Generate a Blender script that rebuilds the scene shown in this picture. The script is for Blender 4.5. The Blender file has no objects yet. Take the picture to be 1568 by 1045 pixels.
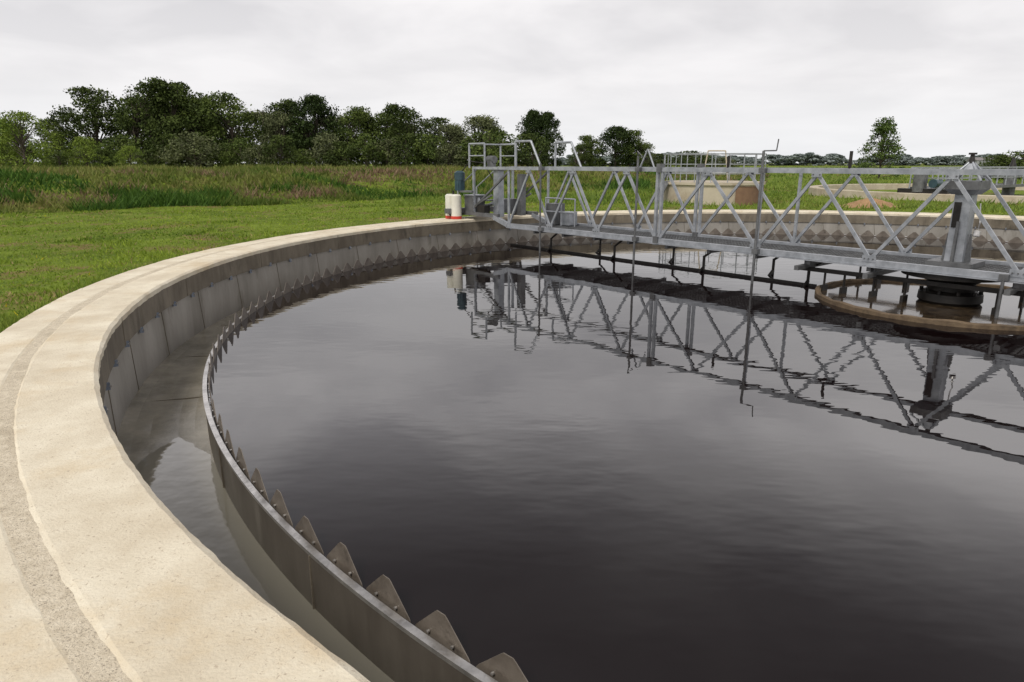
import bpy, math, random
import numpy as np
from mathutils import Vector, noise as mnoise
random.seed(4); rng=np.random.default_rng(4)
scene=bpy.context.scene
scene.view_settings.view_transform='Standard'; scene.view_settings.look='None'; scene.view_settings.exposure=0

# ---------------------------------------------------------------- materials
def new_mat(name):
    m=bpy.data.materials.new(name); m.use_nodes=True
    nt=m.node_tree; b=nt.nodes['Principled BSDF']; return m,nt,b
def N(nt,t,**k):
    n=nt.nodes.new(t)
    for a,v in k.items(): setattr(n,a,v)
    return n
def mat(name,c1,c2,scale=3,rough=.7,metal=0,bump=.1,bscale=30,c3=None,s3=.5,dist=.02,t3=(.5,.7),vec=None,speck=None):
    m,nt,b=new_mat(name)
    tc=N(nt,'ShaderNodeTexCoord'); 
    src=tc.outputs['Object']
    if vec:
        mp=N(nt,'ShaderNodeMapping'); mp.inputs['Scale'].default_value=vec
        nt.links.new(src,mp.inputs[0]); src=mp.outputs[0]
    n1=N(nt,'ShaderNodeTexNoise'); n1.inputs['Scale'].default_value=scale; n1.inputs['Detail'].default_value=8; n1.inputs['Roughness'].default_value=.65
    nt.links.new(src,n1.inputs['Vector'])
    cr=N(nt,'ShaderNodeValToRGB'); cr.color_ramp.elements[0].position=.35; cr.color_ramp.elements[1].position=.65
    cr.color_ramp.elements[0].color=(*c1,1); cr.color_ramp.elements[1].color=(*c2,1)
    nt.links.new(n1.outputs['Fac'],cr.inputs[0]); out=cr.outputs[0]
    def layer(out,c,s,t,det=6):
        n3=N(nt,'ShaderNodeTexNoise'); n3.inputs['Scale'].default_value=s; n3.inputs['Detail'].default_value=det; n3.inputs['Roughness'].default_value=.7
        nt.links.new(src,n3.inputs['Vector'])
        r3=N(nt,'ShaderNodeMapRange'); r3.inputs[1].default_value=t[0]; r3.inputs[2].default_value=t[1]
        nt.links.new(n3.outputs['Fac'],r3.inputs[0])
        mx=N(nt,'ShaderNodeMix',data_type='RGBA'); nt.links.new(r3.outputs[0],mx.inputs[0]); nt.links.new(out,mx.inputs[6]); mx.inputs[7].default_value=(*c,1)
        return mx.outputs[2]
    if c3: out=layer(out,c3,s3,t3)
    if speck: out=layer(out,speck[0],speck[1],speck[2],2)
    nt.links.new(out,b.inputs['Base Color'])
    b.inputs['Roughness'].default_value=rough; b.inputs['Metallic'].default_value=metal
    if bump:
        n2=N(nt,'ShaderNodeTexNoise'); n2.inputs['Scale'].default_value=bscale; n2.inputs['Detail'].default_value=6
        nt.links.new(tc.outputs['Object'],n2.inputs['Vector'])
        bp=N(nt,'ShaderNodeBump'); bp.inputs['Strength'].default_value=bump; bp.inputs['Distance'].default_value=dist
        nt.links.new(n2.outputs['Fac'],bp.inputs['Height']); nt.links.new(bp.outputs[0],b.inputs['Normal'])
    return m
M={}
M['coping']=mat('coping_concrete',(.62,.54,.405),(.80,.735,.59),2.0,.85,0,.6,70,(.60,.48,.31),1.3,.008,(.52,.75),speck=((.47,.39,.29),55,(.62,.72)))
M['coping_rough']=mat('rough_concrete',(.55,.475,.355),(.74,.66,.52),22,.95,0,.9,120,(.48,.41,.30),3,.010,(.5,.7),speck=((.30,.25,.19),90,(.58,.68)))
M['wall_strip']=mat('damp_concrete',(.13,.11,.082),(.22,.19,.145),3,.9,0,.6,45,(.07,.06,.045),2.0,.012,(.52,.72),(1,1,.4))
M['wall_panel']=mat('launder_concrete',(.23,.215,.19),(.37,.35,.32),1.5,.5,0,.15,12,(.13,.115,.09),2.6,.02,(.56,.74),(1,1,.3))
M['floor']=mat('wet_launder_floor',(.18,.16,.115),(.30,.27,.205),2.5,.25,0,.1,20,(.11,.10,.07),.9)
M['weir']=mat('stained_weir_steel',(.095,.08,.066),(.155,.137,.115),3,.38,.25,.08,20,(.24,.22,.19),1.5,.01,(.55,.8),(1,1,.25))
M['lip']=mat('bright_steel_lip',(.40,.39,.38),(.72,.70,.68),8,.3,.8,.1,40)
M['tooth']=mat('weir_tooth_steel',(.13,.108,.088),(.22,.19,.16),5,.5,.2,.1,30,(.06,.05,.04),9,.01,(.55,.75))
M['steel']=mat('galvanised_steel',(.28,.30,.325),(.46,.48,.515),6,.42,.45,.03,40)
M['steel_dk']=mat('weathered_steel',(.11,.112,.115),(.20,.205,.21),5,.5,.4,.05,40)
M['dark']=mat('dark_wet_steel',(.010,.009,.008),(.03,.026,.022),6,.5,.2,.1,30)
M['ringm']=mat('scum_ring_rust',(.09,.06,.035),(.17,.12,.07),7,.7,0,.4,40,(.045,.032,.02),3)
M['scum']=mat('scummy_water',(.02,.014,.01),(.06,.042,.025),4,.08,0,.25,5,(.14,.10,.055),7,.006,(.56,.68))
M['white']=mat('white_plastic',(.66,.64,.55),(.76,.74,.66),5,.5,0,.03)
M['red']=mat('red_rubber',(.5,.03,.02),(.6,.06,.03),5,.5,0,.03)
M['teal']=mat('motor_paint',(.02,.05,.065),(.04,.08,.1),5,.4,0,.03)
M['cream']=mat('cream_concrete',(.45,.39,.30),(.55,.49,.38),1.5,.85,0,.2,20,(.33,.26,.18),.8)
M['rust']=mat('rusty_panel',(.17,.095,.06),(.25,.15,.09),2,.8,0,.2,20)
M['blue']=mat('anchor_steel',(.16,.19,.24),(.24,.27,.32),8,.4,.4,.02)
M['soil']=mat('soil',(.28,.16,.08),(.4,.25,.13),3,.95,0,.6,15)
M['bark']=mat('bark',(.05,.04,.03),(.1,.08,.06),8,.9,0,.5,20)
M['bldg']=mat('pale_render',(.28,.29,.30),(.34,.35,.36),1,.9,0,0)
M['roof']=mat('roof',(.2,.19,.19),(.24,.22,.22),1,.9,0,0)

def vc_mat(name,rough=.7,transl=0):
    m,nt,b=new_mat(name)
    a=N(nt,'ShaderNodeAttribute',attribute_name='col'); nt.links.new(a.outputs['Color'],b.inputs['Base Color'])
    b.inputs['Roughness'].default_value=rough; b.inputs['Specular IOR Level'].default_value=.15
    if transl:
        t=N(nt,'ShaderNodeBsdfTranslucent'); nt.links.new(a.outputs['Color'],t.inputs['Color'])
        mx=N(nt,'ShaderNodeMixShader'); mx.inputs[0].default_value=transl
        nt.links.new(b.outputs[0],mx.inputs[1]); nt.links.new(t.outputs[0],mx.inputs[2])
        nt.links.new(mx.outputs[0],nt.nodes['Material Output'].inputs['Surface'])
    return m
M['leaf']=vc_mat('foliage'); M['grass']=vc_mat('grass_blades',transl=.3)

# water
m,nt,b=new_mat('dark_water'); M['water']=m
b.inputs['Base Color'].default_value=(.0065,.0034,.0036,1); b.inputs['Roughness'].default_value=.006; b.inputs['IOR'].default_value=1.5
tc=N(nt,'ShaderNodeTexCoord')
mp=N(nt,'ShaderNodeMapping'); mp.inputs['Scale'].default_value=(1,2.0,1); mp.inputs['Rotation'].default_value=(0,0,math.radians(12)); nt.links.new(tc.outputs['Object'],mp.inputs[0])
na=N(nt,'ShaderNodeTexNoise'); na.inputs['Scale'].default_value=2.1; na.inputs['Detail'].default_value=2; nt.links.new(mp.outputs[0],na.inputs[0])
nb=N(nt,'ShaderNodeTexNoise'); nb.inputs['Scale'].default_value=.3; nb.inputs['Detail'].default_value=2; nt.links.new(tc.outputs['Object'],nb.inputs[0])
mr=N(nt,'ShaderNodeMapRange'); mr.inputs[1].default_value=.4; mr.inputs[2].default_value=.7; mr.inputs[3].default_value=.2; mr.inputs[4].default_value=1
nt.links.new(nb.outputs['Fac'],mr.inputs[0])
mu=N(nt,'ShaderNodeMath',operation='MULTIPLY'); nt.links.new(na.outputs['Fac'],mu.inputs[0]); nt.links.new(mr.outputs[0],mu.inputs[1])
bp=N(nt,'ShaderNodeBump'); bp.inputs['Strength'].default_value=.6; bp.inputs['Distance'].default_value=.006
nt.links.new(mu.outputs[0],bp.inputs['Height']); nt.links.new(bp.outputs[0],b.inputs['Normal'])
m,nt,b=new_mat('shallow_launder_water'); M['water2']=m
b.inputs['Base Color'].default_value=(.25,.235,.19,1); b.inputs['Roughness'].default_value=.05; b.inputs['IOR'].default_value=1.5
tc=N(nt,'ShaderNodeTexCoord'); na=N(nt,'ShaderNodeTexNoise'); na.inputs['Scale'].default_value=5; nt.links.new(tc.outputs['Object'],na.inputs[0])
bp=N(nt,'ShaderNodeBump'); bp.inputs['Strength'].default_value=.3; bp.inputs['Distance'].default_value=.01
nt.links.new(na.outputs['Fac'],bp.inputs['Height']); nt.links.new(bp.outputs[0],b.inputs['Normal'])

# ground material
m,nt,b=new_mat('meadow'); M['ground']=m
tc=N(nt,'ShaderNodeTexCoord')
def nz(s,d=6,r=.65):
    n=N(nt,'ShaderNodeTexNoise'); n.inputs['Scale'].default_value=s; n.inputs['Detail'].default_value=d; n.inputs['Roughness'].default_value=r
    nt.links.new(tc.outputs['Object'],n.inputs[0]); return n
n1=nz(1.2,8,.75); cr=N(nt,'ShaderNodeValToRGB'); e=cr.color_ramp.elements
e[0].position=.3; e[0].color=(.065,.105,.012,1); e[1].position=.7; e[1].color=(.22,.29,.038,1)
nt.links.new(n1.outputs['Fac'],cr.inputs[0])
n2=nz(.45,9,.75); r2=N(nt,'ShaderNodeMapRange'); r2.inputs[1].default_value=.53; r2.inputs[2].default_value=.62; nt.links.new(n2.outputs['Fac'],r2.inputs[0])
mx=N(nt,'ShaderNodeMix',data_type='RGBA'); nt.links.new(r2.outputs[0],mx.inputs[0]); nt.links.new(cr.outputs[0],mx.inputs[6]); mx.inputs[7].default_value=(.22,.15,.075,1)
n3=nz(14,5); bp=N(nt,'ShaderNodeBump'); bp.inputs['Strength'].default_value=.9; bp.inputs['Distance'].default_value=.06
nt.links.new(n3.outputs['Fac'],bp.inputs['Height']); nt.links.new(bp.outputs[0],b.inputs['Normal'])
nt.links.new(mx.outputs[2],b.inputs['Base Color']); b.inputs['Roughness'].default_value=.95; b.inputs['Specular IOR Level'].default_value=.1

# ---------------------------------------------------------------- mesh helpers
class MB:
    def __init__(s): s.v=[]; s.f=[]; s.m=[]; s.mats=[]; s.sm=[]
    def mi(s,k):
        if k not in s.mats: s.mats.append(k)
        return s.mats.index(k)
    def add(s,vs,fs,k,smooth=False):
        o=len(s.v); s.v+= [tuple(v) for v in vs]; i=s.mi(k)
        for f in fs: s.f.append([o+a for a in f]); s.m.append(i); s.sm.append(smooth)
    def beam(s,p,q,w,h,k,up=(0,0,1)):
        p=Vector(p);q=Vector(q); d=(q-p).normalized(); up=Vector(up)
        if abs(d.dot(up))>.98: up=Vector(BU)
        a=d.cross(up).normalized()*w/2; b=a.cross(d).normalized()*h/2
        vs=[p-a-b,p+a-b,p+a+b,p-a+b,q-a-b,q+a-b,q+a+b,q-a+b]
        s.add(vs,[(0,3,2,1),(4,5,6,7),(0,1,5,4),(1,2,6,5),(2,3,7,6),(3,0,4,7)],k)
    def tube(s,p,q,r0,k,r1=None,n=10):
        r1=r0 if r1 is None else r1
        p=Vector(p);q=Vector(q); d=(q-p).normalized(); up=Vector((0,0,1)) if abs(d.z)<.9 else Vector((1,0,0))
        a=d.cross(up).normalized(); b=a.cross(d)
        vs=[]
        for c,r in((p,r0),(q,r1)):
            for i in range(n):
                t=2*math.pi*i/n; vs.append(c+a*math.cos(t)*r+b*math.sin(t)*r)
        s.add(vs,[(i,(i+1)%n,n+(i+1)%n,n+i) for i in range(n)],k,True)
        s.add(vs[:n],[tuple(range(n))[::-1]],k); s.add(vs[n:],[tuple(range(n))],k)
    def path(s,pts,r,k,n=8):
        for a,b in zip(pts,pts[1:]): s.tube(a,b,r,k,n=n)
    def lathe(s,prof,k,c=(0,0),a0=0,a1=360,n=720,jit=None,smooth=True):
        full=abs(a1-a0)>=360
        cnt=n if full else n+1
        for j in range(len(prof)-1):
            vs=[]
            for i in range(cnt):
                t=math.radians(a0+(a1-a0)*i/n)
                for kk in (j,j+1):
                    r,z=prof[kk]
                    if jit: dr,dz=jit(t,kk); r+=dr; z+=dz
                    vs.append((c[0]+r*math.cos(t),c[1]+r*math.sin(t),z))
            fs=[]
            for i in range(n):
                i2=(i+1)%cnt
                fs.append((2*i,2*i+1,2*i2+1,2*i2))
            s.add(vs,fs,k,smooth)
    def obj(s,name,parent=None):
        me=bpy.data.meshes.new(name); me.from_pydata(s.v,[],s.f)
        for k in s.mats: me.materials.append(M[k])
        me.polygons.foreach_set('material_index',s.m); me.polygons.foreach_set('use_smooth',s.sm); me.update()
        o=bpy.data.objects.new(name,me); scene.collection.objects.link(o)
        if parent: o.parent=parent
        return o
def empty(name):
    o=bpy.data.objects.new(name,None); scene.collection.objects.link(o); return o

C=(7.25,11.13); ang=math.radians(130.4)
RI=12.10; RO=13.06; ZR=.645   # rim inner / outer radius, top height
u=Vector((math.cos(ang),math.sin(ang),0)); nn=Vector((-math.sin(ang),math.cos(ang),0))
if nn.dot(Vector((-1,-1,0)))<0: nn=-nn
BU=tuple(u)
def W(s,t,z): return (C[0]+u.x*s+nn.x*t, C[1]+u.y*s+nn.y*t, z)
def sstep(x): x=np.clip(x,0,1); return x*x*(3-2*x)
C2=(27.0,38.0); R2=10.0
def gh(x,y):
    x=np.asarray(x,float); y=np.asarray(y,float)
    d=-.67*(x+17.6)+.74*(y-23.7); a=.74*(x+17.6)+.67*(y-23.7)
    fade=1-.6*sstep((a-25)/40)
    h=.47+1.22*fade*sstep((d-.5)/6.5)
    rr=np.hypot(x-C[0],y-C[1])
    und=.05*np.sin(x*.35+1.3)*np.sin(y*.28)+.03*np.sin(x*.9+y*.5)+.02*np.sin(y*1.7-x*.8)
    und=und+.07*sstep((d-1)/5)*np.sin(x*.7+2*np.sin(y*.23))*np.sin(y*.6)
    return h+und*sstep((rr-13.3)/3)
def bankd(x,y): return -.67*(x+17.6)+.74*(y-23.7)

# ---------------------------------------------------------------- clarifier tank
tank=empty('clarifier_tank')
def jr(t,k):
    v=mnoise.noise(Vector((math.cos(t)*60,math.sin(t)*60,k*3.1)))*.006+mnoise.noise(Vector((math.cos(t)*14,math.sin(t)*14,k*1.1)))*.008+mnoise.noise(Vector((math.cos(t)*150,math.sin(t)*150,k*1.1)))*.006
    return v,v*.35
b_=MB()
b_.lathe([(RI-.005,ZR-.08),(RI-.01,ZR-.022),(RI+.02,ZR),(RI+.46,ZR),(RI+.485,ZR-.010)],'coping',C,n=1800,jit=jr)
b_.lathe([(RI+.47,ZR-.008),(RI+.595,ZR-.009)],'coping_rough',C,n=1440)
b_.lathe([(RI+.58,ZR-.012),(RI+.60,ZR-.004),(RO-.03,ZR-.006),(RO,ZR-.02),(RO+.01,ZR-.4)],'coping',C,n=1440,jit=jr)
b_.obj('coping',tank)
ZS=.30
b_=MB()
b_.lathe([(RI,ZR-.075),(RI,ZS),(RI+.04,ZS-.005)],'wall_strip',C,n=720)
for i in range(26):
    t=i*2*math.pi/26+.1; r=RI-.003
    p=(C[0]+r*math.cos(t),C[1]+r*math.sin(t))
    b_.beam((*p,ZS+.005),(*p,ZR-.02),.010,.010,'wall_strip')
b_.obj('upper_wall',tank)
b_=MB()
b_.lathe([(RI+.03,ZS+.01),(RI+.03,-.45)],'wall_panel',C,n=720)
for i in range(50):
    t=i*2*math.pi/50+.05; r=RI+.028; t2=t+.010
    b_.beam((C[0]+r*math.cos(t),C[1]+r*math.sin(t),-.42),(C[0]+r*math.cos(t2),C[1]+r*math.sin(t2),ZS-.002),.009,.009,'wall_strip')
b_.obj('launder_outer_wall',tank)
b_=MB()
for i in range(100):
    t=i*2*math.pi/100+.02; r=RI; z=ZS-.005+.012*math.sin(i*2.3)
    e=Vector((math.cos(t),math.sin(t),0)); p=Vector((C[0],C[1],z))+e*r
    b_.beam(p+Vector((0,0,-.035)),p+Vector((0,0,.03)),.045,.03,'blue')
    b_.tube(p-e*.01,p-e*.035,.012,'lip',n=6)
b_.obj('wall_anchors',tank)
def jf(t,k):
    a=math.degrees(t)%360
    dz=.0
    if 120<a<203: dz=.035
    elif 203<=a<210: dz=.035*(210-a)/7
    dz+=.006*mnoise.noise(Vector((math.cos(t)*20,math.sin(t)*20,k*1.3)))+.006*mnoise.noise(Vector((math.cos(t)*60,math.sin(t)*60,k*2.3)))
    return 0,dz
b_=MB(); b_.lathe([(RI+.04,-.375),(RI-.1,-.395),(RI-.25,-.405),(11.6,-.41),(11.45,-.405),(11.28,-.39)],'floor',C,n=1440,jit=jf)
for a in range(0,360,9):
    t=math.radians(a+1.3)
    if 120<a<205:
        b_.beam((C[0]+11.32*math.cos(t),C[1]+11.32*math.sin(t),-.376),(C[0]+(RI+.02)*math.cos(t),C[1]+(RI+.02)*math.sin(t),-.366),.02,.01,'wall_strip')
b_.obj('launder_floor',tank)
b_=MB(); b_.lathe([(RI+.02,-.388),(11.32,-.388)],'water2',C,a0=200,a1=480,n=560); b_.obj('launder_water',tank)
b_=MB()
b_.lathe([(11.33,-.45),(11.335,-.015)],'weir',C,n=720)
b_.lathe([(11.337,-.03),(11.342,.002),(11.30,.006),(11.298,-.01)],'lip',C,n=720)
b_.lathe([(11.298,-.01),(11.285,-.3)],'weir',C,n=720)
for i in range(36):
    t=i*2*math.pi/36+.033; r=11.336
    b_.beam((C[0]+r*math.cos(t),C[1]+r*math.sin(t),-.42),(C[0]+r*math.cos(t),C[1]+r*math.sin(t),-.03),.012,.008,'wall_strip')
b_.obj('weir_wall',tank)
b_=MB(); nT=166
for i in range(nT):
    t0=2*math.pi*i/nT; dt=.425/11.28
    jj=random.uniform(-.005,.005)
    out=[(-.5,-.12),(-.45,-.012),(-.43,.0),(-.10,.135),(-.065,.147),(.065,.147),(.10,.135),(.43,0),(.45,-.012),(.5,-.12)]
    vs=[]; tl_=random.uniform(-.007,.007)
    for r in (11.278,11.273):
        for a,z in out:
            t=t0+a*dt; z2=z+(jj if z>0 else 0); rr=r+(tl_ if z>.05 else 0); vs.append((C[0]+rr*math.cos(t),C[1]+rr*math.sin(t),z2))
    n=len(out)
    fs=[tuple(range(n)),tuple(range(n,2*n))[::-1]]+[(k,k+1,n+k+1,n+k) for k in range(n-1)]
    b_.add(vs,fs,'tooth')
    for a in (-.2,.2):
        t=t0+a*dt; e=Vector((math.cos(t),math.sin(t),0)); p=Vector((C[0],C[1],.012))+e*11.278
        b_.tube(p,p+e*.012,.009,'lip',n=6)
b_.obj('weir_teeth',tank)
b_=MB(); b_.lathe([(RO,.1),(RO,-3)],'wall_panel',C,n=180); b_.obj('outer_shell',tank)
b_=MB(); b_.lathe([(1.96,-.2),(1.96,.03),(1.99,.045),(2.045,.03),(2.05,-.2)],'ringm',C,n=160,jit=lambda t,k:(.01*math.sin(t*13+k)*(k<2),.006*math.sin(t*9+k)+.007*math.sin(t*23)))
b_.obj('feedwell_ring',tank)
def disc(name,c,r,z,k,n=256):
    b=MB(); b.add([(c[0]+r*math.cos(2*math.pi*i/n),c[1]+r*math.sin(2*math.pi*i/n),z) for i in range(n)],[tuple(range(n))],k); return b.obj(name)
disc('water',C,11.29,-.03,'water')
disc('feedwell_scum',C,1.99,-.022,'scum').parent=tank

# ---------------------------------------------------------------- scraper bridge
br=empty('scraper_bridge')
zb,zt=.58,2.07; hw=.72
b_=MB()
S0,S1=-4.2,10.5
for t in (hw,-hw):
    b_.beam(W(S0,t,zb),W(5.47,t,zb),.08,.10,'steel'); b_.beam(W(5.53,t,zb),W(S1,t,zb),.08,.10,'steel')
    b_.beam(W(S0,t,zt),W(5.47,t,zt),.08,.085,'steel'); b_.beam(W(5.53,t,zt),W(S1,t,zt),.08,.085,'steel')
    b_.beam(W(S0,t*1.02,zb-.062),W(S1,t*1.02,zb-.062),.13,.016,'steel')
    for s in (5.44,5.56):
        b_.beam(W(s,t,zb+.06),W(s,t,zt-.05),.06,.06,'steel')
    b_.beam(W(5.44,t,zt+.03),W(5.56,t,zt+.03),.14,.18,'steel_dk'); b_.beam(W(5.44,t,zb),W(5.56,t,zb),.15,.18,'steel_dk')
    nodes=[5.44,4.3,3.15,2.1,1.05,0,-1.05,-2.1,-3.15,-4.2]
    for i,(a,c) in enumerate(zip(nodes,nodes[1:])):
        za,zc=(zb+.05,zt-.05) if i%2==0 else (zt-.05,zb+.05)
        b_.beam(W(a,t,za),W(c,t,zc),.042,.055,'steel')
    nodes=[5.56,6.4,7.25,8.05,8.85,9.65,10.45]
    for i,(a,c) in enumerate(zip(nodes,nodes[1:])):
        za,zc=(zb+.05,zt-.05) if i%2==0 else (zt-.05,zb+.05)
        b_.beam(W(a,t,za),W(c,t,zc),.042,.055,'steel')
    for s in (3.15,1.05,-1.05,7.25,8.85):
        b_.beam(W(s-.11,t*1.06,zb+.07),W(s+.11,t*1.06,zb+.07),.012,.11,'steel')
        for q in (-.07,0,.07): b_.tube(W(s+q,t*1.06,zb+.07),W(s+q,t*1.09,zb+.07),.012,'steel_dk',n=6)
    for s in (4.3,2.1,0,6.4,8.05,9.65):
        b_.beam(W(s-.09,t*1.06,zt-.06),W(s+.09,t*1.06,zt-.06),.012,.09,'steel')
        for q in (-.06,.06): b_.tube(W(s+q,t*1.06,zt-.06),W(s+q,t*1.09,zt-.06),.012,'steel_dk',n=6)
    for s in (S0+.05,3.15,S1-.03): b_.beam(W(s,t,zb+.06),W(s,t,zt-.05),.05,.05,'steel')
b_.obj('truss',br)
b_=MB()
s=S0
while s<S1:
    b_.beam(W(s,-hw+.05,zb-.02),W(s,hw-.05,zb-.02),.012,.03,'steel_dk'); s+=.075
for t in np.arange(-hw+.1,hw,.11): b_.beam(W(S0,t,zb-.015),W(S1,t,zb-.015),.01,.03,'steel_dk')
for s in np.arange(S0,S1,1.05): b_.beam(W(s,-hw,zb-.11),W(s,hw,zb-.11),.07,.08,'steel_dk')
b_.obj('grating_deck',br)
b_=MB()
pts=[W(s,-hw+.09,zt-.02-.03*abs(math.sin(s*2.1))) for s in np.arange(-4,11.3,.25)]
b_.path(pts,.012,'dark',n=6)
b_.tube(W(-4,-hw-.07,zb+.02),W(10.5,-hw-.07,zb+.02),.02,'steel_dk',n=8)
b_.obj('power_cable',br)
b_=MB()
for s,top,t in ((9.1,2.2,.84),(6.02,2.35,.84),(3.1,2.42,.84),(-.9,.6,.84)):
    b_.tube(W(s,t,-.5),W(s,t,top),.025,'steel_dk')
    for z in (zb,zt):
        if z<top: b_.beam(W(s-.06,t-.03,z),W(s+.06,t-.03,z),.1,.09,'steel_dk')
b_.path([W(6.02,.84,2.35),W(6.0,.9,2.45),W(5.85,.9,2.33)],.012,'steel_dk')
b_.path([W(3.1,.84,2.42),W(2.85,.84,2.42),W(2.83,.84,2.62)],.012,'steel_dk')
b_.tube(W(2.2,-.7,2.0),W(2.2,-.7,2.42),.03,'dark')
b_.tube(W(4.8,-.7,2.0),W(4.8,-.7,2.35),.03,'dark')
b_.path([W(6.4,.3,2.1),W(6.2,.3,2.5),W(6.0,.3,2.1)],.02,'steel')
b_.obj('skimmer_poles',br)
b_=MB()
for i,s in enumerate((9.3,8.2,7.1,5.9,4.6,3.4,2.3)):
    t=-.45 if i%2 else .25
    b_.tube(W(s,t,-.4),W(s-.0,t,.3),.028,'dark'); b_.tube(W(s,t,.28),W(s-.28,t,zb-.1),.025,'dark')
    b_.tube(W(s,t,.05),W(s,t+.25,-.1),.035,'dark',r1=.025)
for i,s in enumerate((-1.9,-1.5,-.8,.5,1.0,1.5,1.85)):
    for t in (-.9,.55):
        b_.tube(W(s,t,-.4),W(s,t,.3),.02,'dark'); b_.beam(W(s,t-.1,.02),W(s,t+.1,.02),.05,.12,'dark')
for t in (-.9,.55): b_.beam(W(-2.4,t,.33),W(2.4,t,.33),.07,.07,'dark')
for s in (-2.2,-1,1,2.2): b_.beam(W(s,-.95,.38),W(s,.95,.38),.08,.08,'steel_dk')
for s in (-2.2,-1,1,2.2): b_.tube(W(s,.6,.38),W(s,.6,.5),.03,'steel_dk'); 
b_.beam(W(2.1,.3,-.015),W(10.9,.3,-.015),.02,.07,'dark')  # dark bar on the water stands in for the bridge underside's reflection
b_.obj('scraper_arms_and_reflection_bar',br)
b_=MB()
def tbox(b,s,t,z0,z1,a0,b0,a1,b1,k):
    vs=[W(s-a0,t-b0,z0),W(s+a0,t-b0,z0),W(s+a0,t+b0,z0),W(s-a0,t+b0,z0),W(s-a1,t-b1,z1),W(s+a1,t-b1,z1),W(s+a1,t+b1,z1),W(s-a1,t+b1,z1)]
    b.add(vs,[(0,3,2,1),(4,5,6,7),(0,1,5,4),(1,2,6,5),(2,3,7,6),(3,0,4,7)],k)
tbox(b_,0,0,.58,.66,.33,.33,.33,.33,'steel_dk')
tbox(b_,0,0,.66,1.72,.13,.14,.12,.13,'steel')
for sg in (-1,1): tbox(b_,sg*.16,0,.66,1.1,.05,.02,.01,.02,'steel_dk')
for tg in (-1,1): tbox(b_,0,tg*.17,.66,1.3,.02,.05,.02,.01,'steel_dk')
for tg in (-1,1): tbox(b_,.05,tg*.145,1.2,1.6,.05,.012,.05,.012,'dark')
tbox(b_,0,0,1.72,1.80,.16,.18,.24,.26,'steel'); tbox(b_,0,0,1.80,1.93,.24,.26,.24,.26,'steel_dk')
for a,c in ((.24,.24),(-.24,.24),(.24,-.24),(-.24,-.24)): b_.tube(W(a,c,1.93),W(0,0,2.24),.018,'steel')
tbox(b_,0,0,2.06,2.2,.11,.11,.04,.04,'steel'); b_.tube(W(0,0,2.2),W(0,0,2.33),.05,'dark',r1=.03)
b_.tube(W(.0,0,2.33),W(0,0,2.36),.06,'dark')
b_.path([W(-.3,.3,1.6),W(-.34,.32,1.3),W(-.32,.3,1.15)],.01,'lip')
b_.tube(W(-.32,.3,1.18),W(-.32,.32,1.1),.05,'lip')
b_.lathe([(.001,.5),(.75,.5),(.75,.42),(.5,.4),(.34,.3),(.34,.18),(.46,.14),(.47,.02),(.36,-.1)],'dark',C,n=40)
for i in range(10):
    t=i*math.pi/5; b_.tube((C[0]+.42*math.cos(t),C[1]+.42*math.sin(t),.12),(C[0]+.42*math.cos(t),C[1]+.42*math.sin(t),.2),.03,'dark',n=6)
b_.obj('centre_drive',br)
b_=MB()
for t in (hw,-hw):
    b_.beam(W(S1,t,zb),W(11.1,t,.76),.1,.12,'steel')
    b_.beam(W(S1,t,zt),W(12.0,t,zt),.07,.07,'steel'); b_.beam(W(12.0,t,.8),W(12.0,t,zt+.04),.06,.06,'steel')
    b_.beam(W(S1,t,zt-.1),W(11.95,t,1.0),.05,.05,'steel_dk'); b_.beam(W(11.2,t,1.35),W(12.5,t,.8),.05,.05,'steel_dk')
    b_.beam(W(10.9,t,.80),W(13.0,t,.80),.08,.1,'steel_dk')
b_.beam(W(12.0,-hw,zt),W(12.0,hw,zt),.06,.06,'steel')
tbox(b_,11.35,.35,.74,2.0,.11,.11,.1,.1,'steel'); tbox(b_,11.35,.35,2.0,2.1,.15,.15,.15,.15,'steel_dk')
tbox(b_,11.35,-.5,.74,1.9,.09,.09,.09,.09,'steel_dk')
b_.beam(W(12.55,-1.5,.87),W(12.55,1.3,.87),.2,.14,'steel_dk')
for t in (-1.3,1.0):
    b_.tube(W(12.45,t,.82),W(12.65,t,.82),.18,'dark',n=24); b_.tube(W(12.42,t,.82),W(12.68,t,.82),.07,'steel',n=12)
tbox(b_,12.2,.55,.85,1.3,.22,.2,.22,.2,'steel_dk'); tbox(b_,12.2,.55,1.3,1.33,.24,.22,.24,.22,'steel')
tbox(b_,11.7,-.2,.85,1.2,.2,.3,.2,.3,'steel_dk'); tbox(b_,11.7,.62,.75,1.05,.16,.1,.16,.1,'dark')
for s_ in (12.42,12.70):
    b_.tube(W(s_,1.05,.73),W(s_,1.05,1.3),.15,'white',n=20); b_.tube(W(s_,1.05,1.3),W(s_,1.05,1.34),.15,'white',r1=.1,n=20)
    b_.tube(W(s_,1.05,.65),W(s_,1.05,.73),.155,'red',n=20)
b_.beam(W(12.4,1.02,1.0),W(12.74,1.02,1.0),.05,.05,'steel')
b_.tube(W(12.55,1.05,1.3),W(12.55,1.05,1.44),.03,'dark')
b_.tube(W(12.5,.85,1.44),W(12.5,.85,1.74),.13,'teal',n=20); b_.tube(W(12.5,.85,1.74),W(12.5,.85,1.94),.15,'teal',n=20); b_.tube(W(12.5,.85,1.94),W(12.5,.85,1.99),.15,'teal',r1=.08,n=20)
for i in range(10):
    a=i*math.pi/5; x,y,_=W(12.5,.85,0); b_.beam((x+.13*math.cos(a),y+.13*math.sin(a),1.46),(x+.13*math.cos(a),y+.13*math.sin(a),1.72),.015,.03,'teal')
b_.beam(W(12.5,.85,1.42),W(12.0,.75,1.42),.16,.05,'steel_dk')
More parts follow.
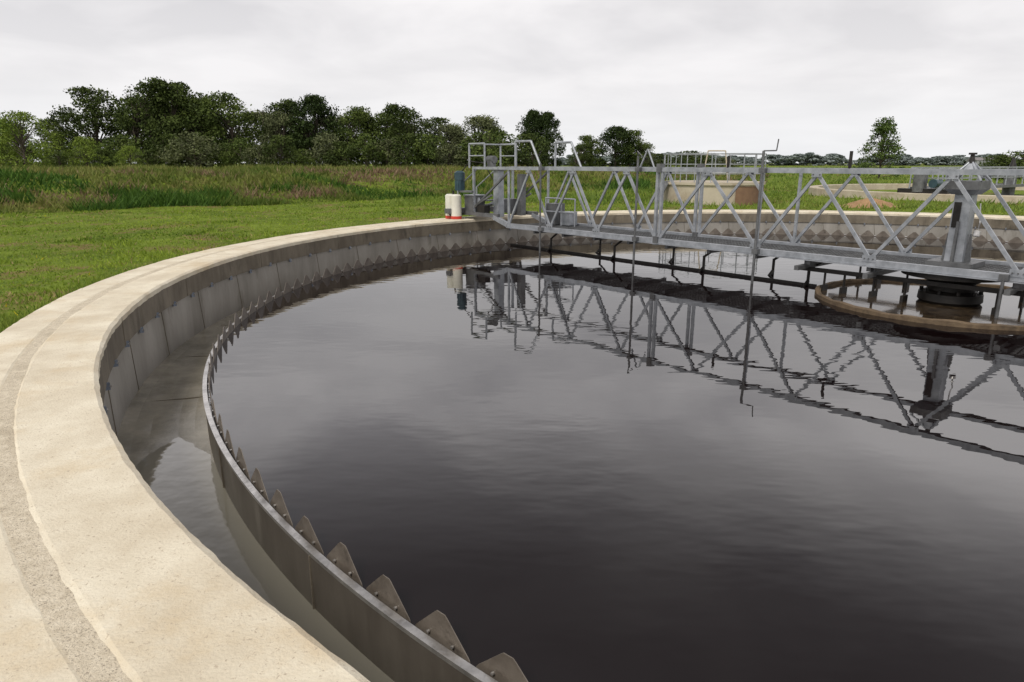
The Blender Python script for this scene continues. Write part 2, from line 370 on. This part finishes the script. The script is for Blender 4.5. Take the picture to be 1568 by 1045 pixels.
b_.tube(W(11.6,.4,2.1),W(11.6,.4,2.26),.12,'steel_dk',n=16); b_.tube(W(11.45,.4,2.3),W(11.75,.4,2.3),.1,'steel_dk',n=16)
b_.path([W(12.5,.85,1.9),W(12.2,.7,2.25),W(11.8,.5,2.2),W(11.4,.4,1.6),W(11.4,.3,.9)],.015,'dark')
b_.obj('end_carriage',br)
b_=MB()
for t in (hw,-hw+.3):
    b_.path([W(12.2,t,zt),W(12.2,t,2.72),W(11.5,t,2.72),W(11.5,t,zt)],.028,'steel')
    b_.tube(W(12.2,t,2.4),W(11.5,t,2.4),.02,'steel')
b_.tube(W(12.2,hw,2.72),W(12.2,-hw+.3,2.72),.025,'steel')
for t in (hw,-hw):
    b_.path([W(10.2,t,zt),W(10.2,t,2.74),W(9.6,t,2.74),W(9.2,t,zt)],.03,'steel')
for t in (-.1,.6):
    b_.beam(W(12.95,t,.68),W(11.9,t,1.2),.03,.12,'steel')
for i in range(4): b_.beam(W(12.8-.26*i,-.1,.74+.14*i),W(12.8-.26*i,.6,.74+.14*i),.2,.03,'steel_dk')
for t in (-.1,.6): b_.path([W(12.95,t,.64),W(12.95,t,1.5),W(11.9,t,2.1)],.02,'steel')
tbox(b_,9.8,-.35,.6,1.15,.2,.18,.2,.18,'steel_dk'); tbox(b_,9.3,-.4,.6,.95,.15,.15,.15,.15,'steel')
for s in (8.8,9.3,9.9): b_.tube(W(s,-.1,.6),W(s,-.1,1.3),.02,'steel')
b_.tube(W(8.8,-.1,1.3),W(9.9,-.1,1.3),.02,'steel'); b_.tube(W(8.8,-.1,.95),W(9.9,-.1,.95),.02,'steel')
b_.obj('access_rails',br)

# ---------------------------------------------------------------- ground
na_=420; rad=[RO-.01]; st=.25
while rad[-1]<3500: rad.append(rad[-1]+st); st*=1.05
rad=np.array(rad); th=np.linspace(0,2*np.pi,na_,endpoint=False)
RR,TT=np.meshgrid(rad,th,indexing='ij'); X=C[0]+RR*np.cos(TT); Y=C[1]+RR*np.sin(TT); Z=gh(X,Y)
v=np.stack([X,Y,Z],-1).reshape(-1,3); nr=len(rad)
i,j=np.meshgrid(np.arange(nr-1),np.arange(na_),indexing='ij'); j2=(j+1)%na_
f=np.stack([i*na_+j,(i+1)*na_+j,(i+1)*na_+j2,i*na_+j2],-1).reshape(-1,4)
def npmesh(name,v,f,k,col=None,smooth=False,parent=None):
    me=bpy.data.meshes.new(name); nf,q=f.shape
    me.vertices.add(len(v)); me.vertices.foreach_set('co',v.astype(np.float32).ravel())
    me.loops.add(nf*q); me.loops.foreach_set('vertex_index',f.astype(np.int32).ravel())
    me.polygons.add(nf); me.polygons.foreach_set('loop_start',np.arange(0,nf*q,q,dtype=np.int32))
    if smooth: me.polygons.foreach_set('use_smooth',np.ones(nf,bool))
    if col is not None:
        a=me.color_attributes.new('col','FLOAT_COLOR','POINT'); c=np.ones((len(v),4),np.float32); c[:,:3]=col; a.data.foreach_set('color',c.ravel())
    me.materials.append(M[k]); me.update(calc_edges=True); me.validate()
    o=bpy.data.objects.new(name,me); scene.collection.objects.link(o); o.parent=parent; return o
npmesh('ground',v,f,'ground',smooth=True)

def vnoise(x,y,s,o=0):
    return (np.sin(x*s+o+1.7*np.sin(y*s*.7+o))*np.sin(y*s*1.1+2.1*o+1.3*np.sin(x*s*.8))+.5*np.sin(x*s*2.3+y*s*1.9+o*3)*np.sin(y*s*2.9-x*s*1.3))/1.5
def blades(name,n,rmin,rmax,amin,amax,keep,hfun,cfun,wd):
    r=np.exp(rng.uniform(np.log(rmin),np.log(rmax),n)); a=np.radians(rng.uniform(amin,amax,n))
    x=r*np.sin(a); y=r*np.cos(a)
    k=keep(x,y)&(np.hypot(x-C[0],y-C[1])>RO+.04)&(np.hypot(x-C2[0],y-C2[1])>R2+.6)
    x=x[k];y=y[k];r=r[k]; n=len(x); z=gh(x,y)-.01
    h=hfun(x,y,r); w=wd*(1+r/14)*rng.uniform(.7,1.3,n); t=rng.uniform(0,2*np.pi,n)
    lean=h*rng.uniform(.3,1.1,n); lt=rng.uniform(0,2*np.pi,n)
    p0=np.stack([x-w*np.cos(t),y-w*np.sin(t),z],-1); p1=np.stack([x+w*np.cos(t),y+w*np.sin(t),z],-1)
    p2=np.stack([x+lean*np.cos(lt),y+lean*np.sin(lt),z+h],-1)
    v=np.stack([p0,p1,p2],1).reshape(-1,3); f=np.arange(3*n).reshape(-1,3)
    c=np.repeat(cfun(x,y,n),3,0); return npmesh(name,v,f,'grass',c)
def lerp(a,b,t): return np.array(a)*(1-t[:,None])+np.array(b)*t[:,None]
def bare(x,y):
    return vnoise(x,y,.75,5)*.6+vnoise(x,y,.31,1.5)*.7
def c_lawn(x,y,n):
    t=np.clip(.52+.45*vnoise(x,y,.55)+.25*vnoise(x,y,1.9,2)+rng.normal(0,.22,n),0,1)
    c=lerp((.075,.14,.013),(.30,.385,.048),t); dry=(rng.random(n)<.04+.25*(bare(x,y)>.35)); c[dry]=(.36,.28,.13); return c
blades('lawn_grass',340000,6,75,-62,55,lambda x,y:(bankd(x,y)<1.0)&(bare(x,y)+rng.normal(0,.2,len(x))<.62),
   lambda x,y,r:rng.uniform(.012,.04,len(x))*(1+r/45)*(1+.8*(vnoise(x,y,.9,3)>.4)),c_lawn,.008)
def c_bank(x,y,n):
    d=bankd(x,y); t=np.clip(.45+.45*vnoise(x,y,.35,1)+.25*vnoise(x,y,1.1,4)+rng.normal(0,.2,n),0,1)
    c=lerp((.085,.135,.022),(.28,.27,.085),t)
    red=(vnoise(x,y,.5,7)+.35*np.sin(d*1.1+vnoise(x,y,.3,2)*2)+rng.normal(0,.25,n)>.3)&(d>1.5)&(d<8); c[red]=lerp((.18,.11,.075),(.32,.24,.145),rng.random(red.sum()))
    gr=((vnoise(x,y,.42,9)>.2)&(d<3.5))|((vnoise(x,y,.3,12)>.5)&(d<7)); c[gr]=lerp((.03,.075,.012),(.10,.19,.03),rng.random(gr.sum()))
    return c
blades('bank_grass',220000,22,85,-62,20,lambda x,y:(bankd(x,y)>.2)&(bankd(x,y)<24),
   lambda x,y,r:rng.uniform(.08,.36,len(x))*(1+1.5*np.clip(vnoise(x,y,.42,9),-.3,1)*(bankd(x,y)<4)+.6*np.clip(vnoise(x,y,1.3,3),-.5,1)),c_bank,.011)
blades('field_grass',60000,30,200,-10,50,lambda x,y:(bankd(x,y)>-30)|(y>45),
   lambda x,y,r:rng.uniform(.05,.2,len(x))*(1+r/80),lambda x,y,n:lerp((.09,.16,.025),(.27,.34,.07),np.clip(.5+.4*vnoise(x,y,.2)+rng.normal(0,.2,n),0,1)),.01)
blades('yellow_wildflowers',900,7,70,-60,30,lambda x,y:(vnoise(x,y,.6,3)>.1),
   lambda x,y,r:rng.uniform(.04,.09,len(x)),lambda x,y,n:np.tile((.6,.48,.03),(n,1)),.006)
n=16000; t=rng.uniform(math.radians(85),math.radians(235),n); r=RO+.03+rng.exponential(.07,n); kk=np.sin(t*37)+np.sin(t*91+1)+rng.normal(0,.5,n)>.1; t=t[kk]; r=r[kk]; n=len(t)
x=C[0]+r*np.cos(t); y=C[1]+r*np.sin(t); z=gh(x,y); h=rng.uniform(.05,.24,n); w=rng.uniform(.005,.012,n); q=rng.uniform(0,6.28,n); l=h*rng.uniform(.1,.7,n)
vv=np.stack([np.stack([x-w*np.cos(q),y-w*np.sin(q),z],-1),np.stack([x+w*np.cos(q),y+w*np.sin(q),z],-1),np.stack([x+l*np.cos(q*3),y+l*np.sin(q*3),z+h],-1)],1).reshape(-1,3)
npmesh('edge_grass',vv,np.arange(3*n).reshape(-1,3),'grass',np.repeat(lerp((.08,.14,.02),(.28,.34,.06),rng.random(n)),3,0))

# ---------------------------------------------------------------- trees
def tree_mesh(name,seed,H,Wd,base,nclump,nleaf,cA,cB,size=.2,spire=False,tr=.16,lopsided=.0):
    g=np.random.default_rng(seed)
    cl=[]; lx,ly=g.normal(0,lopsided,2)
    for i in range(nclump):
        zf=g.uniform(0,1)**.8; z=base+(H-base)*zf
        prof=(math.sin(math.pi*min(1,(zf*.82+.16)))**.6) if not spire else (1-zf)**.8*.95+.10
        r=Wd*prof*math.sqrt(g.uniform(.1,1)); a=g.uniform(0,2*math.pi)
        rad=g.uniform(.24,.62)*(Wd/2.4)**.5*(1 if not spire else .62)
        cl.append((r*math.cos(a)+lx*zf,r*math.sin(a)+ly*zf,min(z,H-rad*.6),rad,g.uniform(.0,1)))
    V=[];Cc=[]
    for (x,y,z,rad,sh) in cl:
        n=int(nleaf*(rad/.5)**2)+12
        d=g.normal(size=(n,3)); d/=np.linalg.norm(d,axis=1)[:,None]
        rr=rad*(g.uniform(.3,1,n)**.5)*(1+.5*np.abs(g.normal(size=n))*.5)
        p=np.array([x,y,z])+d*rr[:,None]*np.array([1.2,1.2,.85])
        a=g.normal(size=(n,3)); a/=np.linalg.norm(a,axis=1)[:,None]; b=np.cross(a,g.normal(size=(n,3))); b/=np.linalg.norm(b,axis=1)[:,None]
        s=(size*g.uniform(.45,1.2,n))[:,None]
        V.append(np.stack([p-a*s*.5,p+b*s*.35,p+a*s*.6,p-b*s*.3],1).reshape(-1,3))
        t=np.clip(sh*.6+g.uniform(0,.45,n),0,1); Cc.append(np.repeat(lerp(cA,cB,t),4,0))
    V=np.concatenate(V);Cc=np.concatenate(Cc)
    mb=MB(); mb.tube((0,0,-.6),(0,0,H*.45),tr,'bark',r1=tr*.6,n=8); mb.tube((0,0,H*.45),(.1,0,H*.85),tr*.6,'bark',r1=.03,n=6)
    for (x,y,z,rad,sh) in cl[::2]:
        zz=max(.3,z*.55); mb.tube((0,0,zz),(x*.9,y*.9,z),tr*.35,'bark',r1=.015,n=5)
    o=len(V); TV=np.array([tuple(q) for q in mb.v]); nf=len(V)//4
    me=bpy.data.meshes.new(name)
    faces=[tuple(range(4*k,4*k+4)) for k in range(nf)]+[[o+a for a in ff] for ff in mb.f]
    me.from_pydata(np.concatenate([V,TV]).tolist(),[],faces)
    at=me.color_attributes.new('col','FLOAT_COLOR','POINT'); c=np.ones((len(V)+len(TV),4),np.float32); c[:o,:3]=Cc; at.data.foreach_set('color',c.ravel())
    me.materials.append(M['leaf']); me.materials.append(M['bark'])
    me.polygons.foreach_set('material_index',[0]*nf+[1]*len(mb.f)); me.update(); return me
dk=((.022,.036,.010),(.085,.115,.026)); md=((.032,.055,.013),(.13,.17,.038)); lt=((.06,.105,.016),(.24,.31,.05)); dd=((.012,.022,.007),(.045,.07,.016)); gy=((.06,.072,.036),(.17,.19,.085))
TM=[tree_mesh('t%d'%i,10+i,7,2.8,.5,(88,96,80,92,84)[i],80,*((md,dk,gy,dk,md)[i]),size=.23,lopsided=.7) for i in range(5)]
TD=tree_mesh('td',25,7,2.8,.6,105,90,*dd,size=.23)
TL=[tree_mesh('tl%d'%i,30+i,5,2.4,.3,70,90,*lt,size=.18) for i in range(2)]
BS=[tree_mesh('b%d'%i,50+i,3,1.9,.1,40,90,*(dk,md,gy)[i],size=.2,tr=.06) for i in range(3)]
def place(me,name,x,y,ztop,Hn,parent=None,wx=1.0):
    o=bpy.data.objects.new(name,me); scene.collection.objects.link(o)
    z=float(gh(x,y)); s=(ztop-z)/Hn; o.location=(x,y,z-.05); o.scale=(s*wx,s*wx,s); o.rotation_euler=(0,0,random.uniform(0,6.28)); o.parent=parent; return o
tl=empty('tree_line')
L=[(-62,63,6.5,0),(-57,62,6.5,1),(-52,65,6.2,0),(-46,66,6.0,3),(-41,64,6.0,4),(-37.9,65,8.8,1),(-34.4,65,9.3,3),(-31.0,65,9.2,1),(-28.5,66,7.9,0),(-25.5,65,8.2,4),(-23,66,7.7,3),(-20.5,64,6.6,2),(-17.8,65,8.0,9),(-14.8,65,7.1,0),(-11.7,66,6.7,4),(-8.9,65,7.1,3),(-6,66,5.7,2),(-3.4,66,6.4,2),(-1,68,5.6,0)]
for k,(x,y,zt_,sp_) in enumerate(L):
    place(TD if sp_==9 else TM[sp_],'tree_%d'%k,x,y,zt_,7,tl,random.uniform(.95,1.15))
    place(TM[(sp_+3)%5],'tree_back_%d'%k,x+1.5,y+4,zt_-random.uniform(.5,1.5),7,tl,1.35)
for k in range(34):
    x=-56+k*1.75; place(BS[k%3],'shrub_%d'%k,x,60+random.uniform(-1.5,1.5),random.uniform(3.2,4.8),3,tl,random.uniform(1,1.3))
for k,(x,y,z) in enumerate(((-31,45,5.3),(-34.5,46,5.6),(-28.6,47.5,3.9),(-38,48,5.2),(-27,50,3.4))): place(TL[k%2],'light_tree_%d'%k,x,y,z,5,tl,1.1)
place(TD,'broadleaf_tree',2.4,80,7.8,7,None,.72); place(TD,'broadleaf_tree',3.9,80,7.6,7,None,.75)
for (x,y,z) in ((10.1,90,5.6),(13.2,90,6.6),(15.2,91,6.2),(17.5,92,4.7),(8,88,4.6)): place(TD if x==13.2 else TM[int(x)%5],'broadleaf_tree',x,y,z,7,None,1.2)
me=tree_mesh('lone',77,6.2,2.5,.3,120,100,(.04,.07,.016),(.12,.175,.045),size=.2,spire=True,tr=.1)
place(me,'young_tree',39.2,75,6.8,6.2,None,1.15)
for k,(x,y,z) in enumerate(((22,85,3.6),(24,90,3.2),(27,90,2.9),(51,74,3.0),(53.5,74,3.4),(56,75,3.4),(20,95,3.4))): place(BS[k%3],'bush',x,y,z,3,None,1.5)
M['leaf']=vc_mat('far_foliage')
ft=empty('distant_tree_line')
FT=[tree_mesh('f%d'%i,90+i,8,7,.2,40,50,(.20,.24,.23),(.29,.33,.31),size=.9,tr=.05) for i in range(2)]  # pale blue-grey leaf colours carry the distance haze
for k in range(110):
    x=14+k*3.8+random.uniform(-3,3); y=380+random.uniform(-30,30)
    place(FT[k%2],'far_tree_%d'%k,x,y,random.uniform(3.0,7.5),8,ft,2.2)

# ---------------------------------------------------------------- background structures
tk=empty('storage_tank'); c=(9.3,32.5); b_=MB(); g0=float(gh(*c))
b_.lathe([(2.25,g0-.1),(2.25,1.25),(2.33,1.27),(2.33,1.38),(.01,1.38)],'cream',c,n=64); b_.obj('shell',tk)
b_=MB()
b_.lathe([(2.275,.3),(2.275,1.22)],'rust',c,a0=-80,a1=-20,n=20); b_.obj('rusty_cladding',tk)
b_=MB()
for i in range(20):
    t=i*math.pi/10; p=(c[0]+2.25*math.cos(t),c[1]+2.25*math.sin(t)); b_.tube((*p,1.38),(*p,2.6),.022,'steel',n=6)
for z in (1.75,2.15,2.6):
    P=[(c[0]+2.25*math.cos(i*math.pi/20),c[1]+2.25*math.sin(i*math.pi/20),z) for i in range(41)]; b_.path(P,.022,'steel',n=6)
b_.beam((c[0]-2.9,c[1]-1,g0),(c[0]-2.3,c[1]-.5,1.4),.5,.05,'steel_dk')
b_.path([(c[0]-.5,c[1],1.38),(c[0]-.3,c[1],2.75),(c[0]+.5,c[1],2.75),(c[0]+.7,c[1],1.38)],.03,'cream')
b_.obj('railing',tk)

cl2=empty('second_clarifier'); b_=MB()
b_.lathe([(R2-.5,-.1),(R2-.5,.82),(R2-.48,.85),(R2-.02,.85),(R2,.82),(R2,.2)],'cream',C2,n=200); b_.obj('rim',cl2)
w2=disc('water_surface',C2,R2-.5,.25,'water'); w2.parent=cl2
b_=MB()
def Q(s,t,z):
    a=math.radians(215); return (C2[0]+s*math.cos(a)-t*math.sin(a),C2[1]+s*math.sin(a)+t*math.cos(a),z)
for t in (-.6,.6):
    b_.beam(Q(-1,t,1.05),Q(9.7,t,1.05),.1,.14,'steel_dk'); b_.beam(Q(-1,t,2.0),Q(9.7,t,2.0),.06,.06,'steel'); b_.beam(Q(-1,t,1.5),Q(9.7,t,1.5),.04,.04,'steel')
    for s in np.arange(-1,10,1.07): b_.beam(Q(s,t,1.0),Q(s,t,2.0),.05,.05,'steel')
b_.beam(Q(-1,0,1.05),Q(9.7,0,1.05),1.1,.04,'steel_dk')
b_.tube(Q(9.6,-.2,.9),Q(9.6,-.2,1.7),.3,'steel_dk',n=16); b_.tube(Q(9.3,.5,1.3),Q(9.9,.5,1.3),.2,'teal',n=16); b_.beam(Q(9.6,-1.1,.95),Q(9.6,1.1,.95),.35,.2,'dark')
b_.tube(Q(0,0,.2),Q(0,0,1.9),.3,'steel_dk',n=16); b_.tube(Q(0,0,1.9),Q(0,0,2.5),.2,'dark',r1=.05,n=12)
b_.obj('bridge',cl2)
x0,y0=14.6,28.3; vs=[];n=28;m_=10
for i in range(m_+1):
    r=i/m_*1.2
    for j in range(n):
        t=2*math.pi*j/n; q=1+.25*mnoise.noise(Vector((math.cos(t)*1.5,math.sin(t)*1.5,3))); xx=x0+r*q*1.3*math.cos(t); yy=y0+r*q*math.sin(t)
        vs.append((xx,yy,float(gh(xx,yy))-.05+.36*(math.cos(math.pi*i/m_)*.5+.5)*(1+.4*mnoise.noise(Vector((xx*3,yy*3,0))))))
b_=MB(); b_.add(vs,[(i*n+j,i*n+(j+1)%n,(i+1)*n+(j+1)%n,(i+1)*n+j) for i in range(m_) for j in range(n)],'soil',True); b_.obj('soil_mound')
for (x,y,w,h,d) in ((232,350,8,2.6,8),(247,355,6,3.6,8)):
    e_=empty('farm_building'); z=float(gh(x,y)); b_=MB()
    b_.add([(x-w/2,y-d/2,z),(x+w/2,y-d/2,z),(x+w/2,y+d/2,z),(x-w/2,y+d/2,z),(x-w/2,y-d/2,z+h),(x+w/2,y-d/2,z+h),(x+w/2,y+d/2,z+h),(x-w/2,y+d/2,z+h)],[(0,1,5,4),(1,2,6,5),(2,3,7,6),(3,0,4,7)],'bldg'); b_.obj('walls',e_)
    b_=MB(); b_.add([(x-w/2-.3,y-d/2-.3,z+h),(x+w/2+.3,y-d/2-.3,z+h),(x+w/2+.3,y+d/2+.3,z+h),(x-w/2-.3,y+d/2+.3,z+h),(x-w/2-.3,y,z+h+1.4),(x+w/2+.3,y,z+h+1.4)],[(0,1,5,4),(2,3,4,5),(0,4,3),(1,2,5)],'roof'); b_.obj('roof',e_)
    b_=MB()
    for q in range(4):
        xx=x-w/2+w*(q+.7)/4.4; b_.beam((xx,y-d/2-.03,z+1),(xx,y-d/2-.03,z+2.2),1,.05,'steel_dk',up=(1,0,0))
    b_.obj('windows',e_)

# ---------------------------------------------------------------- world, sun, camera
w=bpy.data.worlds.new('World'); scene.world=w; w.use_nodes=True; nt=w.node_tree; bg=nt.nodes['Background']
sk=N(nt,'ShaderNodeTexSky',sky_type='NISHITA'); sk.sun_disc=False; sk.sun_elevation=math.radians(52); sk.sun_rotation=math.radians(150); sk.dust_density=3
tc=N(nt,'ShaderNodeTexCoord'); sp=N(nt,'ShaderNodeSeparateXYZ'); nt.links.new(tc.outputs['Generated'],sp.inputs[0])
mz=N(nt,'ShaderNodeMath',operation='ABSOLUTE'); nt.links.new(sp.outputs[2],mz.inputs[0])
ad=N(nt,'ShaderNodeMath',operation='ADD'); nt.links.new(mz.outputs[0],ad.inputs[0]); ad.inputs[1].default_value=.16
dx=N(nt,'ShaderNodeMath',operation='DIVIDE'); dy=N(nt,'ShaderNodeMath',operation='DIVIDE')
nt.links.new(sp.outputs[0],dx.inputs[0]); nt.links.new(ad.outputs[0],dx.inputs[1]); nt.links.new(sp.outputs[1],dy.inputs[0]); nt.links.new(ad.outputs[0],dy.inputs[1])
cb=N(nt,'ShaderNodeCombineXYZ'); nt.links.new(dx.outputs[0],cb.inputs[0]); nt.links.new(dy.outputs[0],cb.inputs[1]); cb.inputs[2].default_value=5.1
nz_=N(nt,'ShaderNodeTexNoise'); nz_.inputs['Scale'].default_value=1.25; nz_.inputs['Detail'].default_value=5; nz_.inputs['Roughness'].default_value=.5; nz_.inputs['Distortion'].default_value=.3
nt.links.new(cb.outputs[0],nz_.inputs[0])
cr=N(nt,'ShaderNodeValToRGB'); e=cr.color_ramp.elements; e[0].position=.38; e[0].color=(.60,.59,.61,1); e[1].position=.63; e[1].color=(1.0,.98,.98,1)
nt.links.new(nz_.outputs['Fac'],cr.inputs[0])
hz=N(nt,'ShaderNodeMapRange'); hz.inputs[1].default_value=.06; hz.inputs[2].default_value=.34; hz.inputs[3].default_value=.15; hz.inputs[4].default_value=1
nt.links.new(mz.outputs[0],hz.inputs[0])
mh=N(nt,'ShaderNodeMix',data_type='RGBA'); nt.links.new(hz.outputs[0],mh.inputs[0]); mh.inputs[6].default_value=(.93,.93,.94,1); nt.links.new(cr.outputs[0],mh.inputs[7])
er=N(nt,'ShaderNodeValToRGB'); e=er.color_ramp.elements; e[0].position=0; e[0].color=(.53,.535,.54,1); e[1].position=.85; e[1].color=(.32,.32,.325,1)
for p_,v_ in ((.10,.53),(.20,.53),(.27,.68),(.35,.97),(.43,.66),(.54,.28),(.62,.23)):  # bright band and dark upper sky added out of frame to shape water reflections
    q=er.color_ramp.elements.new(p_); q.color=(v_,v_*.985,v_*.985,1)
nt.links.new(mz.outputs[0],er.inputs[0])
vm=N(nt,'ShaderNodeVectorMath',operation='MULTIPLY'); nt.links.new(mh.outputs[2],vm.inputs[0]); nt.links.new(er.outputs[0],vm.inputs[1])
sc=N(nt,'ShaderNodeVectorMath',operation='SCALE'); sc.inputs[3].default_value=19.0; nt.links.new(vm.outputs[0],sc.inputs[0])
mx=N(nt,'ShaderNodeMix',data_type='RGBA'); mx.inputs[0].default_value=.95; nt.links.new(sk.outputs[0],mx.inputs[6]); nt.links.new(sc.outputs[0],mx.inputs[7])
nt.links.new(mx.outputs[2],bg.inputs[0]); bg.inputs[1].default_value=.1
sd=bpy.data.lights.new('sun','SUN'); sd.energy=2.3; sd.angle=math.radians(16); sd.color=(1,.95,.87)
so=bpy.data.objects.new('sun',sd); scene.collection.objects.link(so); so.rotation_euler=(math.radians(38),0,math.radians(150-180+0))
cd=bpy.data.cameras.new('camera'); co=bpy.data.objects.new('camera',cd); scene.collection.objects.link(co); scene.camera=co
cd.lens=24; cd.sensor_width=36; cd.clip_end=5000; cd.clip_start=.05
co.location=(0,0,2.2); co.rotation_euler=(math.radians(90-14.6),0,0)
